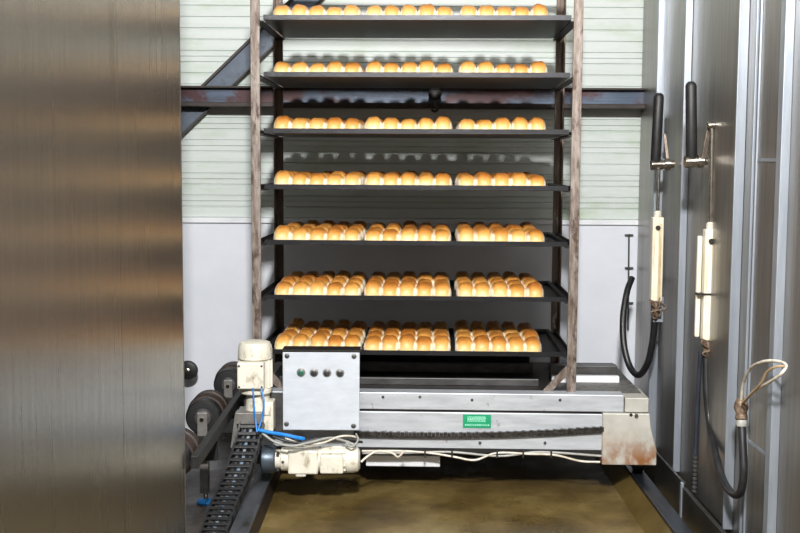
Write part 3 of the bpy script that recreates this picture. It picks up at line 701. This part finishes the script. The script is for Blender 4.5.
# ------------------------------------------------------------------ cables by the motors
for i, (pts, lab) in enumerate((
    ([(253, 388, 4.82), (254, 405, 4.81), (255.5, 420, 4.80), (257, 432, 4.78)], 'left of the two thin blue air hoses dropping into the cable chain'),
    ([(261, 388, 4.83), (264, 402, 4.81), (262, 418, 4.80), (258, 431, 4.78)], 'right of the two thin blue air hoses dropping into the cable chain'))):
    cable('air_hose', lab, [at(x, y, Y=Y) for x, y, Y in pts], .0037, BLUE, 'hose')
cable('air_hose', 'thick blue air hose running sideways under the control box',
      [at(259, 430, Y=4.80), at(270, 432.5, Y=4.81), at(285, 435, Y=4.83), at(296, 437.5, Y=4.84), at(304, 439, Y=4.86)], .0085, BLUE, 'hose')
GB = 'grey cables drooping under the control box'
for pts, lab, m_, r in (
    ([(262, 433, 4.81), (275, 442, 4.80), (292, 446, 4.80), (312, 442, 4.83), (330, 438, 4.86), (345, 441, 4.88), (356, 446, 4.88)], 'lowest drooping pale grey cable between blue hose and horizontal motor', GREYCABLE, .006),
    ([(268, 434, 4.83), (283, 440, 4.82), (300, 443, 4.83), (318, 439, 4.85), (336, 439, 4.87), (352, 441, 4.9), (362, 442, 4.95)], 'middle dark cable drooping under the control box', CABLE, .006),
    ([(285, 438, 4.84), (302, 444, 4.84), (322, 443, 4.85), (338, 437, 4.87), (350, 436, 4.9), (358, 438, 4.93)], 'white cable rising toward the right corner under the control box', WHITECABLE, .005),
    ([(346, 443, 4.86), (352, 447, 4.85), (358, 440, 4.88), (356, 434, 4.92)], 'short grey cable curl at the right end of the horizontal motor', GREYCABLE, .0045),
    ([(361, 462, 4.95), (368, 456, 4.96), (378, 451, 4.97), (392, 453, 4.98), (398, 457, 4.99), (404, 451, 5.02)], 'pale cable from the horizontal motor end up to the carriage beam', WHITECABLE, .0055)):
    o = cable('cable', lab, [at(x, y, Y=Y) for x, y, Y in pts], r, m_); o['group'] = GB

# ------------------------------------------------------------------ drag chain
dc = thing('cable_chain', 'black ladder-like cable drag chain curving down from the motors to the floor', 'cable chain', (-.73, 4.5, 0))
path = [at(252, 424, Y=4.87), at(248.5, 440, Y=4.83), at(242, 462, Y=4.75), at(233, 487, Y=4.64), at(222, 512, Y=4.48)]
path += [Vector((-.742, 4.28, .05)), Vector((-.742, 4.05, .045)), Vector((-.742, 3.7, .045))]
q = [2*path[0]-path[1]] + path + [2*path[-1]-path[-2]]; fine = []
for i in range(1, len(q) - 2):
    for k in range(12):
        t = k / 12; a, b, c, d = q[i-1:i+3]; fine.append(.5*((2*b)+(c-a)*t+(2*a-5*b+4*c-d)*t*t+(3*b-a-3*c+d)*t**3))
fine.append(path[-1])
pts = [fine[0]]; acc = 0; STEP = .034
for i in range(1, len(fine)):
    seg_ = (fine[i] - fine[i-1]).length
    while acc + seg_ >= STEP:
        fine[i-1] = fine[i-1].lerp(fine[i], (STEP - acc) / seg_); pts.append(fine[i-1].copy()); seg_ = (fine[i] - fine[i-1]).length; acc = 0
    acc += seg_
HOSED = mat('grimy_grey_hose', '#54575c', '#2c2d30', .45, 0, (30, 30, 30), .4, .6)
HOSEB = mat('grimy_blue_hose', '#5d7f9c', '#8f959a', .45, 0, (40, 40, 40), .4, .6)
HW = .051
bands = [MB(), MB()]; rungs = []
for i in range(len(pts) - 1):
    d = (pts[i+1] - pts[i]).normalized(); side = d.cross(Vector((0, 0, 1)))
    side = Vector((1, 0, 0)); up = side.cross(d).normalized()
    if up.z < 0 and abs(d.z) < .9: up = -up
    for s, b in zip((-1, 1), bands):
        off = side * s * (HW + (.003 if i % 2 else 0))
        b.bar(pts[i] + off - d * .004, pts[i+1] + off + d * .004, .008, .046, up)
    mid = (pts[i] + pts[i+1]) / 2 + up * .016
    if up.y > 0: mid = (pts[i] + pts[i+1]) / 2 - up * .016
    rungs.append((mid, d, up))
for b in bands: b.build('side_band', CHAINPL, dc)
for mid, d, up in rungs:
    MB().bar(mid - Vector((HW, 0, 0)), mid + Vector((HW, 0, 0)), .015, .008, up).build('rung', CHAINPL, dc, bevel=.002)
for k, (dx, m_) in enumerate(((-.030, HOSED), (-.004, HOSEB), (.026, HOSED))):
    MB().tube([p + Vector((dx + .004 * math.sin(i * 1.3 + k), 0, -.002)) for i, p in enumerate(pts)], .0075, 8, 2).build('hose', m_, dc, smooth=True)
cbk = thing('chain_bracket', 'grey folded bracket holding the top end of the cable chain', 'bracket', at(249, 425, Y=4.87))
k0 = at(236, 413, Y=4.86); k1 = at(262, 424, Y=4.86)
MB().box(k0.x, k1.x, 4.855, 4.865, k1.z, k0.z).box(k0.x, k1.x, 4.865, 5.0, k0.z - .006, k0.z).build('plate', BRACKET, cbk, bevel=.002)
k2 = at(235, 450, Y=4.86)
MB().prism([(k0.x - .004, k0.z), (k0.x - .004 + .006, k0.z), (k0.x + .006, k2.z), (k0.x - .025, k2.z + .01)], 4.86, 4.93).build('side_plate', BRACKET, cbk)

# ------------------------------------------------------------------ light
def area(name, loc, target, size, power, color=(1, 1, 1), sy=None):
    l = bpy.data.lights.new(name, 'AREA'); l.energy = power; l.color = color; l.shape = 'RECTANGLE'; l.size = size; l.size_y = sy or size
    o = bpy.data.objects.new(name, l); COL.objects.link(o); o.location = loc
    o.rotation_euler = (Vector(target) - Vector(loc)).to_track_quat('-Z', 'Y').to_euler(); return o
area('key_lamp', (.05, -.1, 3.58), (.1, 5.5, 1.3), .3, 460, (1, .99, .97))
area('ambient_fill', (.2, 2.2, 3.65), (.2, 2.2, 0), 1.2, 35, (.95, .98, 1), 2.4)  # unseen fill added overhead to raise ambient light, not a fixture of the room
w_ = bpy.data.worlds.new('world'); scene.world = w_; w_.use_nodes = True
w_.node_tree.nodes['Background'].inputs[0].default_value = (.8, .85, .9, 1); w_.node_tree.nodes['Background'].inputs[1].default_value = .1
scene.view_settings.view_transform = 'Standard'; scene.view_settings.look = 'None'; scene.view_settings.exposure = 0; scene.view_settings.gamma = 1
try: scene.view_settings.use_curve_mapping = False
except Exception: pass
scene.cycles.use_denoising = True
scene.cycles.max_bounces = 8
